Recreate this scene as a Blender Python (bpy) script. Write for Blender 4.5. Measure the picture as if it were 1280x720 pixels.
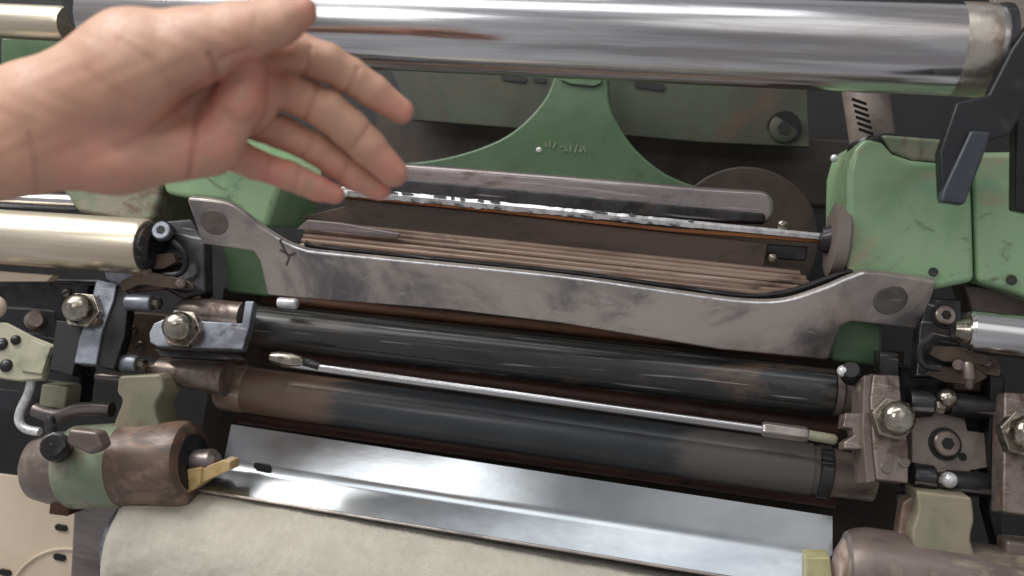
import bpy, bmesh, math, random
import numpy as np
from mathutils import Vector, Matrix

for o in list(bpy.data.objects):
    bpy.data.objects.remove(o)
SC = bpy.context.scene
COL = SC.collection
random.seed(4)
RNG = np.random.default_rng(7)
R = math.radians

# ------------------------------------------------------------------ frames
# Machine frame: x along the rollers, v up the sloping front, d out towards the operator.
F = 1100.0                     # focal length in pixels of a 1280 px wide picture
DIST = 0.67
def nrm(a):
    a = np.array(a, float); return a / np.linalg.norm(a)
XC = nrm((6410, -612, 1100))
VC = np.array((0, 1.0, 0)) - XC[1] * XC
VC = nrm(VC)
DC = np.cross(XC, VC)
OC = np.array((0, 0, -DIST))
PITCH = R(42)
M2W = np.array(((1, 0, 0), (0, math.sin(PITCH), -math.cos(PITCH)), (0, math.cos(PITCH), math.sin(PITCH))))
LIFT = np.array((0, 0, 1.0))
def cam2m(q):
    q = np.asarray(q, float) - OC
    return np.stack((q @ XC, q @ VC, q @ DC), -1)
def W(p):                       # machine frame -> world
    return np.asarray(p, float) @ M2W.T + LIFT
CAMM = cam2m((0, 0, 0))
def ray(px, py):
    r = np.array(((px - 640) / F, -(py - 360) / F, -1.0))
    return np.array((r @ XC, r @ VC, r @ DC))
def on(px, py, anchor, n):      # where a sight line meets the plane through anchor with normal n
    r = ray(px, py); n = np.asarray(n, float)
    t = ((np.asarray(anchor) - CAMM) @ n) / (r @ n)
    return CAMM + r * t
def A(px, py, d):
    return on(px, py, (0, 0, d), (0, 0, 1))
def towards(px, py):            # unit direction, towards the viewer, whose lines converge on this point
    return -nrm(ray(px, py))
def S(px, d):                   # pixels -> metres at depth d
    return px * (DIST - d) / F
NUP = towards(640, 640)         # faces that look up at the operator
NFR = towards(720, -260)        # upright faces
ND = np.array((0, 0, 1.0))

# ------------------------------------------------------------------ camera, world, lights
cam = bpy.data.cameras.new('camera'); co = bpy.data.objects.new('camera', cam); COL.objects.link(co)
cam.sensor_width = 36; cam.lens = 36 * F / 1280; cam.clip_start = 0.01; cam.clip_end = 50
Rm = M2W @ np.stack((XC, VC, DC), 0)
co.matrix_world = Matrix(((*Rm[0], 0), (*Rm[1], 0), (*Rm[2], 0), (0, 0, 0, 1)))
co.location = Vector(W(CAMM))
SC.camera = co
cam.dof.use_dof = True; cam.dof.focus_distance = 0.64; cam.dof.aperture_fstop = 4.8
SC.render.filter_size = 2.6

wd = bpy.data.worlds.new('World'); SC.world = wd; wd.use_nodes = True
bg = wd.node_tree.nodes['Background']
bg.inputs[0].default_value = (0.95, 0.96, 1.0, 1); bg.inputs[1].default_value = 0.37

def area(name, pos, target, sx, sy, watts, col):
    l = bpy.data.lights.new(name, 'AREA'); l.shape = 'RECTANGLE'; l.size = sx; l.size_y = sy
    l.energy = watts; l.color = col
    o = bpy.data.objects.new(name, l); COL.objects.link(o)
    a, b = Vector(W(cam2m(pos))), Vector(W(cam2m(target)))
    o.location = a; o.rotation_euler = (b - a).to_track_quat('-Z', 'Y').to_euler()
    return o
area('window_light', (-1.15, 1.35, -0.3), (-.05, 0, -.65), 1.0, .8, 27, (1.0, .98, .95))
area('rear_window', (-.66, .66, .62), (-.1, -.12, -.68), .40, .55, 2.6, (.97, .99, 1.0))
area('ceiling_light', (-.1, 1.55, 0.24), (0, 0, -.7), 1.5, .5, 6, (.93, .97, 1.0))
area('right_fill_light', (.55, .85, .85), (.05, -.05, -.68), 1.1, .8, 1.7, (1.0, .98, .96))  # added fill lamp from the front, lifts the dim right side of the tray
area('skylight', (-.35, 1.35, -0.58), (-.05, 0, -.65), .9, .4, 5.5, (.98, .99, 1.0))

SC.view_settings.view_transform = 'Standard'; SC.view_settings.look = 'None'
SC.view_settings.exposure = 0; SC.view_settings.gamma = 1
SC.render.engine = 'CYCLES'
SC.cycles.max_bounces = 8

# ------------------------------------------------------------------ materials
def lin(c):
    return tuple((x / 12.92 if x <= .04045 else ((x + .055) / 1.055) ** 2.4) for x in (v / 255 for v in c))
class Mat:
    def __init__(s, name):
        s.m = bpy.data.materials.new(name); s.m.use_nodes = True
        s.t = s.m.node_tree; s.b = s.t.nodes['Principled BSDF']
        s.tc = s.t.nodes.new('ShaderNodeTexCoord')
    def n(s, k): return s.t.nodes.new('ShaderNode' + k)
    def link(s, a, b): s.t.links.new(a, b)
    def noise(s, scale, detail=4, rough=.6, stretch=(1, 1, 1), dist=0):
        mp = s.n('Mapping'); mp.inputs['Scale'].default_value = stretch
        s.link(s.tc.outputs['Object'], mp.inputs[0])
        t = s.n('TexNoise'); t.inputs['Scale'].default_value = scale; t.inputs['Detail'].default_value = detail
        t.inputs['Roughness'].default_value = rough; t.inputs['Distortion'].default_value = dist
        s.link(mp.outputs[0], t.inputs['Vector']); return t.outputs[0]
    def ramp(s, src, lo, hi, a=0.0, b=1.0):
        r = s.n('MapRange'); r.inputs[1].default_value = lo; r.inputs[2].default_value = hi
        r.inputs[3].default_value = a; r.inputs[4].default_value = b
        r.interpolation_type = 'SMOOTHSTEP'
        s.link(src, r.inputs[0]); return r.outputs[0]
    def mix(s, f, a, b):
        x = s.n('Mix'); x.data_type = 'RGBA'
        for v, i in ((f, 0), (a, 6), (b, 7)):
            if hasattr(v, 'links'): s.link(v, x.inputs[i])
            elif i: x.inputs[i].default_value = (*v, 1)
            else: x.inputs[i].default_value = v
        return x.outputs[2]
    def bump(s, src, strength, dist=.001):
        b = s.n('Bump'); b.inputs['Strength'].default_value = strength; b.inputs['Distance'].default_value = dist
        s.link(src, b.inputs['Height']); s.link(b.outputs[0], s.b.inputs['Normal'])
MATS = {}
def surface(name, base, alt=None, stain=None, metal=0.0, rough=.45, scale=22, stretch=(1, 1, 1),
            amt=(.4, .65), stain_amt=(.56, .72), stain_scale=30, rv=.12, bump=.25, bump_scale=260, coat=0, stain_metal=None, grime=None, scratch=None):
    clean = name in ('chrome', 'bright_chrome', 'black', 'tray_sheet', 'beige_panel', 'rubber', 'bright_edge', 'nut_steel', 'strap_black', 'brown_wall')
    grime = grime if grime is not None else (0 if clean else .55)
    scratch = scratch if scratch is not None else (.3 if 'steel' in name or name == 'rubber' else 0)
    M = Mat(name); base = lin(base)
    alt = lin(alt) if alt else tuple(.6 * c for c in base)
    f = M.ramp(M.noise(scale, 5, .62, stretch, .3), *amt)
    c = M.mix(f, base, alt)
    M.b.inputs['Metallic'].default_value = metal
    if stain:
        g = M.ramp(M.noise(stain_scale, 6, .68, (stretch[0] * .8 + .2, 1, 1), .8), *stain_amt)
        c = M.mix(g, c, lin(stain))
        if metal:
            k = M.n('MapRange'); k.inputs[3].default_value = metal; k.inputs[4].default_value = .15 if stain_metal is None else stain_metal
            M.link(g, k.inputs[0]); M.link(k.outputs[0], M.b.inputs['Metallic'])
    if grime:
        g2 = M.ramp(M.noise(52, 7, .72, (.6, 1, 1), 1.2), .56, .74, 0, grime)
        c = M.mix(g2, c, lin((62, 50, 42)))
        g3 = M.ramp(M.noise(150, 5, .65, (.5, 1, 1), .8), .66, .76, 0, grime * .9)
        c = M.mix(g3, c, lin((46, 40, 36)))
    if scratch:
        g4 = M.ramp(M.noise(420, 2, .5, (.03, 1, .4), .2), .64, .7, 0, scratch)
        c = M.mix(g4, c, lin((214, 208, 200)))
    M.link(c, M.b.inputs['Base Color'])
    r = M.ramp(M.noise(scale * 1.7, 5, .6, stretch), .3, .75, max(.03, rough - rv), rough + rv)
    M.link(r, M.b.inputs['Roughness'])
    if bump: M.bump(M.noise(bump_scale, 4, .65, stretch), bump, .0006)
    if coat:
        M.b.inputs['Coat Weight'].default_value = coat; M.b.inputs['Coat Roughness'].default_value = .15
    MATS[name] = M.m; return M.m
ST = (.12, 1, 1)
surface('chrome', (222, 221, 222), (168, 164, 164), (176, 164, 158), metal=1, rough=.22, scale=52, stretch=(.035, 1, 1), stain_scale=30, stain_amt=(.48, .8), stain_metal=.7, bump=.12, rv=.09, amt=(.38, .6))
surface('bright_chrome', (236, 224, 202), (206, 190, 164), None, metal=.85, rough=.32, scale=30, stretch=(.05, 1, 1), bump=.08, rv=.08)
surface('plate_steel', (198, 186, 176), (166, 156, 150), (120, 116, 118), metal=.62, rough=.3, scale=11, stretch=(.7, 1, 1), stain_scale=8, stain_amt=(.43, .62), stain_metal=.65, grime=.3, bump=.12)
surface('plug_steel', (128, 120, 112), (104, 98, 94), None, metal=.7, rough=.5, scale=60)
surface('dull_steel', (150, 140, 138), (106, 96, 96), (74, 54, 44), metal=.75, rough=.38, scale=30, stretch=ST, bump=.2)
surface('dark_steel', (70, 68, 70), (48, 46, 47), (70, 50, 38), metal=.7, rough=.4, scale=40, bump=.25)
surface('blue_steel', (156, 160, 168), (120, 122, 130), (86, 80, 80), metal=.7, rough=.4, scale=40, stain_scale=60)
surface('worn_steel', (150, 136, 128), (112, 100, 96), (96, 72, 60), metal=.7, rough=.4, scale=40, stain_scale=55, stain_amt=(.5, .66))
surface('nut_steel', (176, 168, 156), (130, 122, 112), (104, 90, 74), metal=.95, rough=.22, scale=90, stain_scale=120, stain_amt=(.55, .75), stain_metal=.7, bump=.12)
surface('rubber', (50, 50, 50), (32, 33, 34), (92, 74, 62), metal=.1, rough=.34, scale=24, stretch=(.25, 1, 1), stain_scale=26, stain_amt=(.53, .72), bump=.14, coat=.4)
surface('rubber_dusty', (52, 54, 54), (34, 34, 35), (92, 82, 74), metal=.0, rough=.38, scale=24, stretch=(.25, 1, 1), stain_scale=20, stain_amt=(.52, .75), bump=.15, coat=.25)
surface('rust', (104, 66, 44), (70, 44, 32), (44, 32, 28), metal=.1, rough=.6, scale=40, stretch=(.3, 1, 1), bump=.5)
surface('rust_red', (96, 64, 54), (72, 50, 44), (52, 36, 32), metal=.1, rough=.5, scale=40, stretch=(.2, 1, 1), bump=.3)
surface('brown_steel', (172, 148, 132), (136, 112, 98), (88, 70, 60), metal=.4, rough=.42, scale=40, stretch=(.15, 1, 1), bump=.3)
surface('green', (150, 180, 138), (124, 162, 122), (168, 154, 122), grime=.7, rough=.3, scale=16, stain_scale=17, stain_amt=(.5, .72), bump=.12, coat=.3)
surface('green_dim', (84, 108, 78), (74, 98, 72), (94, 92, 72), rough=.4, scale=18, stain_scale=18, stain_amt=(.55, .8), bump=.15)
surface('green_worn', (122, 134, 110), (150, 144, 128), (112, 94, 80), rough=.42, scale=26, stain_scale=34, stain_amt=(.5, .68), bump=.2)
surface('olive_panel', (62, 68, 52), (50, 54, 43), (74, 58, 44), rough=.5, scale=12, stain_scale=14, stain_amt=(.5, .75))
surface('pale_arm', (152, 142, 120), (130, 130, 108), (128, 104, 86), rough=.42, scale=26, stain_scale=32, stain_amt=(.56, .75))
surface('pale_green', (172, 168, 144), (146, 146, 122), (116, 112, 88), rough=.4, scale=40, stain_scale=60, stain_amt=(.56, .72))
surface('mauve_housing', (122, 108, 102), (98, 86, 82), (140, 132, 112), metal=.25, rough=.42, scale=30, stain_scale=36, stain_amt=(.5, .66), stretch=(.6, 1, 1))
surface('brown_housing', (100, 80, 68), (76, 64, 58), (134, 110, 94), metal=.05, rough=.45, scale=34, stain_scale=34, stain_amt=(.47, .62), stretch=(.5, 1, 1))
surface('yellow_plastic', (196, 168, 116), (172, 144, 94), (110, 88, 60), rough=.42, scale=60, stain_scale=80, stain_amt=(.6, .8))
surface('yellow_pale', (188, 182, 136), (164, 156, 112), (120, 110, 78), rough=.42, scale=60, stain_scale=80, stain_amt=(.6, .8))
surface('black', (19, 18, 17), (13, 12, 12), (44, 36, 30), rough=.5, scale=30, stain_scale=40, stain_amt=(.6, .8))
surface('strap_black', (22, 23, 26), (16, 17, 19), (46, 42, 40), rough=.45, scale=30)
surface('strap_grey', (56, 60, 68), (44, 47, 54), None, rough=.42, scale=30)
surface('brown_wall', (64, 52, 43), (42, 35, 30), None, rough=.6, scale=14)
surface('beige_panel', (214, 196, 172), (204, 184, 160), None, rough=.45, scale=8, bump=.05)
surface('tray_sheet', (168, 171, 173), (144, 147, 151), (124, 126, 128), metal=.9, rough=.2, scale=10, stretch=(.5, 1, 1), stain_scale=12, stain_amt=(.64, .84), stain_metal=.85, bump=.04, rv=.05)
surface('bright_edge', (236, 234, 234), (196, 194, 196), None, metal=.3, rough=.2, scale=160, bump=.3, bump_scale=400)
surface('copper_edge', (150, 96, 58), (112, 68, 44), None, metal=.6, rough=.4, scale=40, stretch=(.2, 1, 1))
surface('tarnished', (190, 182, 172), (156, 146, 136), (116, 92, 72), metal=.8, rough=.32, scale=50, stain_scale=40, stain_amt=(.5, .7))
surface('rail_brown', (92, 74, 62), (70, 56, 48), (52, 42, 36), rough=.5, scale=20, stretch=(.3, 1, 1))
surface('grimy_brown', (96, 80, 68), (70, 58, 50), (52, 44, 38), metal=.3, rough=.45, scale=40)
surface('ink_crust', (120, 118, 118), (80, 78, 78), None, rough=.35, scale=120)
surface('conduit', (132, 120, 112), (112, 102, 96), None, rough=.5, scale=40)
def fleece():
    M = Mat('fleece')
    f = M.ramp(M.noise(38, 6, .7), .35, .7)
    c = M.mix(f, lin((204, 198, 184)), lin((184, 178, 164)))
    g = M.ramp(M.noise(9, 4, .6), .55, .75)
    c = M.mix(g, c, lin((186, 174, 154)))
    h = M.ramp(M.noise(700, 3, .7), .3, .8)
    c = M.mix(h, c, lin((186, 178, 158)))
    M.link(c, M.b.inputs['Base Color']); M.b.inputs['Roughness'].default_value = .95
    M.b.inputs['Sheen Weight'].default_value = .4; M.b.inputs['Sheen Roughness'].default_value = .5
    M.bump(M.noise(900, 5, .75), .45, .0012); MATS['fleece'] = M.m
fleece()
def worn_rubber():
    M = Mat('rubber_worn')
    f = M.ramp(M.noise(24, 5, .62, (.25, 1, 1)), .4, .65)
    c = M.mix(f, lin((52, 54, 57)), lin((34, 36, 38)))
    sx = M.n('SeparateXYZ'); M.link(M.tc.outputs['Object'], sx.inputs[0])
    def wear(lo, hi, col, ns, c):
        g = M.ramp(sx.outputs[0], lo, hi)
        a = M.n('Math'); a.operation = 'MULTIPLY_ADD'; a.inputs[1].default_value = 1.7; M.link(M.noise(ns, 6, .7, (.35, 1, 1), .6), a.inputs[0]); M.link(g, a.inputs[2])
        return M.mix(M.ramp(a.outputs[0], 1.1, 1.5), c, lin(col))
    c = wear(-.09, -.25, (112, 90, 76), 26, c)
    c = wear(.04, .2, (84, 79, 74), 20, c)
    M.link(c, M.b.inputs['Base Color'])
    M.link(M.ramp(M.noise(40, 5, .6, (.2, 1, 1)),   .3, .75, .28, .46), M.b.inputs['Roughness'])
    M.b.inputs['Coat Weight'].default_value = .3; M.b.inputs['Coat Roughness'].default_value = .2
    M.bump(M.noise(240, 4, .65, (.25, 1, 1)), .12, .0006); MATS['rubber_worn'] = M.m
worn_rubber()
def skin():
    M = Mat('skin')
    at = M.n('Attribute'); at.attribute_name = 'flush'
    c = M.mix(at.outputs['Fac'], lin((194, 150, 124)), lin((206, 128, 114)))
    f = M.ramp(M.noise(70, 5, .65, dist=.4), .42, .68)
    c = M.mix(f, c, lin((186, 142, 118)))
    g = M.ramp(M.noise(28, 4, .6), .55, .75, 0, .55)
    c = M.mix(g, c, lin((206, 142, 126)))
    cr = M.n('Attribute'); cr.attribute_name = 'crease'
    k = M.n('Math'); k.operation = 'MULTIPLY'; k.inputs[1].default_value = .3
    M.link(cr.outputs['Fac'], k.inputs[0])
    c = M.mix(k.outputs[0], c, lin((140, 84, 72)))
    M.link(c, M.b.inputs['Base Color'])
    M.b.inputs['Subsurface Weight'].default_value = .25
    M.b.inputs['Subsurface Radius'].default_value = (1, .4, .25); M.b.inputs['Subsurface Scale'].default_value = .004
    M.link(M.ramp(M.noise(300, 4, .6), .3, .7, .42, .6), M.b.inputs['Roughness'])
    M.bump(M.noise(420, 5, .7), .14, .0008); MATS['skin'] = M.m
skin()

# ------------------------------------------------------------------ mesh builder (machine-frame coordinates)
class MB:
    def __init__(s): s.v = []; s.f = []
    def add(s, vs, fs):
        k = len(s.v); s.v += [tuple(p) for p in vs]; s.f += [tuple(i + k for i in f) for f in fs]; return s
    def lathe(s, p0, p1, prof, seg=40, caps=True, wob=0):
        """prof: (fraction along p0->p1, radius)"""
        p0 = np.array(p0, float); p1 = np.array(p1, float); ax = nrm(p1 - p0)
        e1 = nrm(np.cross(ax, (0.13, .97, .2))); e2 = np.cross(ax, e1)
        vs = []; fs = []
        for t, r in prof:
            for k in range(seg):
                a = 2 * math.pi * k / seg
                rr = r + (random.uniform(-wob, wob) if wob else 0)
                vs.append(p0 + (p1 - p0) * t + rr * (math.cos(a) * e1 + math.sin(a) * e2))
        n = len(prof)
        for i in range(n - 1):
            for k in range(seg):
                a, b = i * seg + k, i * seg + (k + 1) % seg
                fs.append((a, b, b + seg, a + seg))
        if caps:
            fs.append(tuple(range(seg))[::-1]); fs.append(tuple((n - 1) * seg + k for k in range(seg)))
        return s.add(vs, fs)
    def prism(s, pts, vec):
        pts = [np.array(p, float) for p in pts]; n = len(pts); vec = np.array(vec, float)
        vs = pts + [p + vec for p in pts]
        fs = [tuple(range(n)), tuple(range(2 * n - 1, n - 1, -1))]
        for i in range(n):
            j = (i + 1) % n; fs.append((j, i, i + n, j + n))
        return s.add(vs, fs)
    def hexa(s, c, e1, e2, e3):      # box: centre and three half-edge vectors
        c = np.array(c, float)
        P = [c + a * e1 + b * e2 + d * e3 for d in (-1, 1) for b in (-1, 1) for a in (-1, 1)]
        return s.add(P, [(0, 2, 3, 1), (4, 5, 7, 6), (0, 1, 5, 4), (2, 6, 7, 3), (0, 4, 6, 2), (1, 3, 7, 5)])
    def tube(s, pts, r, seg=12):
        pts = [np.array(p, float) for p in pts]; n = len(pts)
        rs = r if isinstance(r, (list, tuple)) else [r] * n
        up = np.array((.31, .2, .93)); vs = []; fs = []
        for i in range(n):
            t = nrm(pts[min(i + 1, n - 1)] - pts[max(i - 1, 0)])
            e1 = nrm(np.cross(up, t)); e2 = np.cross(t, e1)
            for k in range(seg):
                a = 2 * math.pi * k / seg
                vs.append(pts[i] + rs[i] * (math.cos(a) * e1 + math.sin(a) * e2))
        for i in range(n - 1):
            for k in range(seg):
                a, b = i * seg + k, i * seg + (k + 1) % seg
                fs.append((a, b, b + seg, a + seg))
        fs.append(tuple(range(seg))[::-1]); fs.append(tuple((n - 1) * seg + k for k in range(seg)))
        return s.add(vs, fs)
    def sweep(s, secs, closed=True):  # list of equal-length sections (each a list of points)
        m = len(secs[0]); vs = [p for q in secs for p in q]; fs = []
        for i in range(len(secs) - 1):
            for k in range(m if closed else m - 1):
                a, b = i * m + k, i * m + (k + 1) % m
                fs.append((a, b, b + m, a + m))
        if closed:
            fs.append(tuple(range(m))[::-1]); fs.append(tuple((len(secs) - 1) * m + k for k in range(m)))
        return s.add(vs, fs)
    def dome(s, c, ax, r, h, seg=28, rings=9):
        ax = nrm(ax); prof = []
        for i in range(rings):
            a = math.pi / 2 * i / (rings - 1) * .985
            prof.append((math.sin(a), r * math.cos(a)))
        c = np.array(c, float)
        return s.lathe(c, c + ax * h, prof, seg)

BASES = {}
def finish(me, angle=35):
    me.polygons.foreach_set('use_smooth', [True] * len(me.polygons))
    me.set_sharp_from_angle(angle=R(angle)); me.update()
def link(name, mb, mat, parent=None, bevel=0.0, label=None, seg=2, angle=35):
    wv = W(np.array(mb.v))
    base = BASES[parent.name] if parent is not None else wv.mean(0)
    me = bpy.data.meshes.new(name)
    me.from_pydata([tuple(p) for p in wv - base], [], mb.f)
    bm = bmesh.new(); bm.from_mesh(me); bmesh.ops.recalc_face_normals(bm, faces=bm.faces); bm.to_mesh(me); bm.free()
    finish(me, angle)
    me.materials.append(MATS[mat])
    o = bpy.data.objects.new(name, me); COL.objects.link(o)
    if parent is not None: o.parent = parent
    else: o.location = Vector(base)
    BASES[o.name] = base
    if bevel:
        b = o.modifiers.new('Bevel', 'BEVEL'); b.width = bevel; b.segments = seg; b.limit_method = 'ANGLE'
        b.angle_limit = R(38); b.harden_normals = True
    if label: o['label'] = label
    return o
def thing(name, label, cat, base, group=None):
    o = bpy.data.objects.new(name, None); COL.objects.link(o); o.empty_display_size = .01
    o.location = Vector(W(base)); BASES[o.name] = W(base)
    o['label'] = label; o['category'] = cat
    if group: o['group'] = group
    return o
def solo(name, mb, mat, label, cat, bevel=0.0, group=None, **k):
    o = link(name, mb, mat, None, bevel, **k); o['label'] = label; o['category'] = cat
    if group: o['group'] = group
    return o
def poly(pxs, d): return [A(x, y, d) for x, y in pxs]
def polyn(pxs, a, n): return [on(x, y, a, n) for x, y in pxs]
def curve(pts, k=6):            # Catmull-Rom through pixel points
    P = [pts[0]] + list(pts) + [pts[-1]]; out = []
    for i in range(1, len(P) - 2):
        p0, p1, p2, p3 = (np.array(q, float) for q in P[i - 1:i + 3])
        for j in range(k):
            t = j / k
            out.append(tuple(.5 * (2 * p1 + (p2 - p0) * t + (2 * p0 - 5 * p1 + 4 * p2 - p3) * t * t + (3 * p1 - p0 - 3 * p2 + p3) * t ** 3)))
    out.append(tuple(pts[-1])); return out

# ------------------------------------------------------------------ the setting: the dark inside of the machine
mb = MB().hexa((.05, 0, -.34), np.array((1.2, 0, 0)), np.array((0, .9, 0)), np.array((0, 0, .01)))
o = link('back_wall', mb, 'black'); o['kind'] = 'structure'

# ------------------------------------------------------------------ things at the back
def slot_dark(px, py, w, h, d, rot=0.09):
    c = A(px, py, d); hw, hh = S(w, d) / 2, S(h, d) / 2
    pts = []
    for k in range(16):
        a = 2 * math.pi * k / 16
        x = math.copysign(max(0, hw - hh), math.cos(a)) + hh * math.cos(a); y = hh * math.sin(a)
        pts.append(c + np.array((x * math.cos(rot) + y * math.sin(rot), y * math.cos(rot) - x * math.sin(rot), 0)))
    return MB().prism(pts, (0, 0, -.004))

t = thing('slotted_plate', 'dim olive plate with dark slots behind the green arched casting', 'plate', A(770, 140, -.17))
D_ = -.17
link('sheet', MB().prism(poly([(480, 70), (1008, 82), (1012, 184), (880, 178), (765, 168), (640, 160), (515, 150)], D_), (0, 0, -.006)), 'olive_panel', t, .001)
for px, py, w, h in ((642, 97, 34, 9), (674, 99, 18, 8), (812, 107, 38, 9)):
    link('slot', slot_dark(px, py, w, h, D_ + .0015), 'black', t)
s = link('round_bolt', MB().lathe(A(980, 160, D_ + .001), A(980, 160, D_ + .001) + ND * .002, [(0, S(17, D_)), (.8, S(17, D_)), (1, S(16, D_))], 24), 'olive_panel', t)
link('ring_groove', MB().lathe(A(980, 160, D_ + .001), A(980, 160, D_ + .002), [(0, S(20, D_)), (1, S(20, D_))], 28), 'black', t)
link('socket', MB().lathe(A(980, 160, D_ + .0025), A(980, 160, D_ + .0025) + ND * .0012, [(0, S(8, D_)), (1, S(8, D_))], 6), 'black', s)

solo('brown_crossbar', MB().prism(poly([(470, 138), (1100, 178), (1100, 262), (470, 222)], -.2), (0, 0, -.03)), 'brown_wall',
     'dark brown bar across the machine below the slotted olive plate', 'bar', .002)
solo('round_plate', MB().lathe(A(928, 300, -.19), A(928, 300, -.175), [(0, S(90, -.15)), (.9, S(90, -.15)), (1, S(88, -.15))], 64), 'brown_wall',
     'dark round plate half hidden behind the right end of the steel bar', 'plate')

# green arched casting
t = thing('arched_casting', 'green painted casting flaring down from a narrow neck behind the steel bar', 'casting', A(720, 230, -.12))
D_ = -.115
left = curve([(694, 60), (692, 96), (676, 130), (640, 165), (596, 186), (540, 200), (470, 206)], 6)
right = curve([(900, 240), (868, 232), (830, 216), (794, 186), (770, 150), (761, 120), (760, 60)], 6)
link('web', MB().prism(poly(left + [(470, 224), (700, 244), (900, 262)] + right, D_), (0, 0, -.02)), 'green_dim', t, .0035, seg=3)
link('neck_pad', MB().prism(poly([(700, 88), (752, 92), (752, 104), (742, 108), (712, 105), (700, 100)], D_ + .003), (0, 0, -.0025)), 'green_dim', t, .001)
mk = MB()
for x, y, dx, dy, w in ((684, 184, -4, -6, 2), (688, 184, 0, -8, 2), (692, 186, 3, -7, 2), (700, 184, 4, 0, 2), (704, 189, 4, -1, 2), (709, 190, -3, -7, 2), (714, 190, 0, -9, 2), (719, 191, 3, -10, 2), (724, 190, 5, -3, 2), (727, 191, -2, -9, 2), (732, 191, -3, -9, 2)):
    p, q = A(x, y, D_), A(x + dx, y + dy, D_)
    mk.tube([p, (p + q) / 2, q], S(w * .55, D_), 6)
link('raised_marks', mk, 'green_worn', t)
solo('paint_chip', MB().lathe(A(674, 188, D_ - .0005), A(674, 188, D_ + .0008), [(0, S(4, D_)), (1, S(2.5, D_))], 12), 'bright_edge',
     'tiny bright screw head left of the raised marks on the green casting', 'screw')

# corrugated conduit right
t = thing('conduit', 'short grey conduit with spiral slits below the chrome cylinder', 'conduit', A(1075, 190, -.03))
p0, p1 = A(1078, 90, -.045), A(1092, 186, -.03)
link('tube', MB().lathe(p0, p1, [(0, S(26, -.04)), (.93, S(25, -.04)), (1, S(23, -.04))], 28), 'conduit', t)
for k in range(6):
    c = A(1074 + k * 1.7, 127 + k * 7.5, -.012); 
    link('slit', MB().hexa(c, np.array((S(9, 0), S(-2, 0), -.0016)), np.array((0, S(1.5, 0), 0)), np.array((0, 0, .0008))), 'black', t)
link('collar', MB().lathe(A(1090, 178, -.03), A(1094, 196, -.028), [(0, S(27, -.04)), (.4, S(29, -.04)), (1, S(28, -.04))], 28), 'dark_steel', t)
t0 = solo('bead_screw', MB().dome(A(1043, 198, -.03), ND, S(5, 0), .003), 'bright_edge', 'tiny bright round screw in the dark gap beside the conduit', 'screw')

# ------------------------------------------------------------------ right green frame
t = thing('side_frame', 'light green painted side frame on the right with a worn top and a seam', 'machine frame', A(1150, 340, 0))
D_ = .0
f1 = [(1060, 215), (1068, 186), (1082, 172), (1104, 178), (1116, 192), (1140, 200), (1170, 203), (1200, 196), (1213, 190), (1216, 250), (1219, 352), (1172, 362), (1130, 364), (1090, 360), (1066, 362), (1058, 330)]
link('front_casting', MB().prism(poly(f1, D_), (0, .004, -.09)), 'green', t, .006, seg=4)
link('outer_casting', MB().prism(poly([(1216.5, 190), (1330, 188), (1330, 392), (1264, 366), (1221, 353), (1218, 250)], D_ - .001), (0, .004, -.09)), 'green', t, .005, seg=4)
link('top_pad', MB().prism(poly([(1102, 168), (1200, 176), (1206, 196), (1180, 204), (1140, 201), (1116, 192)], D_ - .006), (0, .004, -.05)), 'green_worn', t, .003)
for px, py in ((1166, 340), (1264, 350)):
    link('screw', MB().lathe(A(px, py, D_ - .001), A(px, py, D_ + .0015), [(0, S(6, 0)), (1, S(4.5, 0))], 14), 'dark_steel', t)
t = thing('boss_disc', 'worn round disc at the right end of the rusty rail', 'disc', A(1045, 340, -.02))
link('disc', MB().lathe(A(1036, 300, -.02), A(1056, 302, -.02), [(0, S(38, 0)), (.12, S(44, 0)), (.88, S(44, 0)), (1, S(40, 0))], 48), 'conduit', t)
link('hub', MB().lathe(A(1026, 299, -.02), A(1037, 300, -.02), [(0, S(14, 0)), (1, S(18, 0))], 28), 'dark_steel', t)
bpy.context.view_layer.update()

# ------------------------------------------------------------------ left green frame
t = thing('side_frame', 'green painted side frame on the left under the hand with pale worn shoulder', 'machine frame', A(260, 280, 0))
D_ = -.004
link('front_casting', MB().prism(poly([(198, 214), (345, 205), (350, 232), (340, 262), (332, 286), (306, 270), (284, 252), (232, 248), (206, 243)], D_), (0, .004, -.09)), 'green', t, .005, seg=4)
link('outer_casting', MB().prism(poly([(60, 215), (196, 214), (202, 240), (190, 276), (172, 280), (96, 266), (84, 248)], D_ - .003), (0, .004, -.09)), 'green_worn', t, .005, seg=4)
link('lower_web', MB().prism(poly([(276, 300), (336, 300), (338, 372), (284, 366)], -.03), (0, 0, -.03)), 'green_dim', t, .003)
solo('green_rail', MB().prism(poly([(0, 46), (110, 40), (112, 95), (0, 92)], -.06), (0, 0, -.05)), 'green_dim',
     'dark green rail under the small silver cylinder in the upper left corner', 'rail', .003)
solo('green_strut', MB().prism(poly([(300, 168), (420, 190), (424, 232), (330, 228), (300, 214)], -.06), (0, 0, -.03)), 'green',
     'green painted strut seen between the little finger and ring finger', 'strut', .004)
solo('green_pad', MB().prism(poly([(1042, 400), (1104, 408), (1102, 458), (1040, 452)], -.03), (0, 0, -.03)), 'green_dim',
     'small dark green pad showing through the right notch of the steel plate', 'foot', .003)

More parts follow.
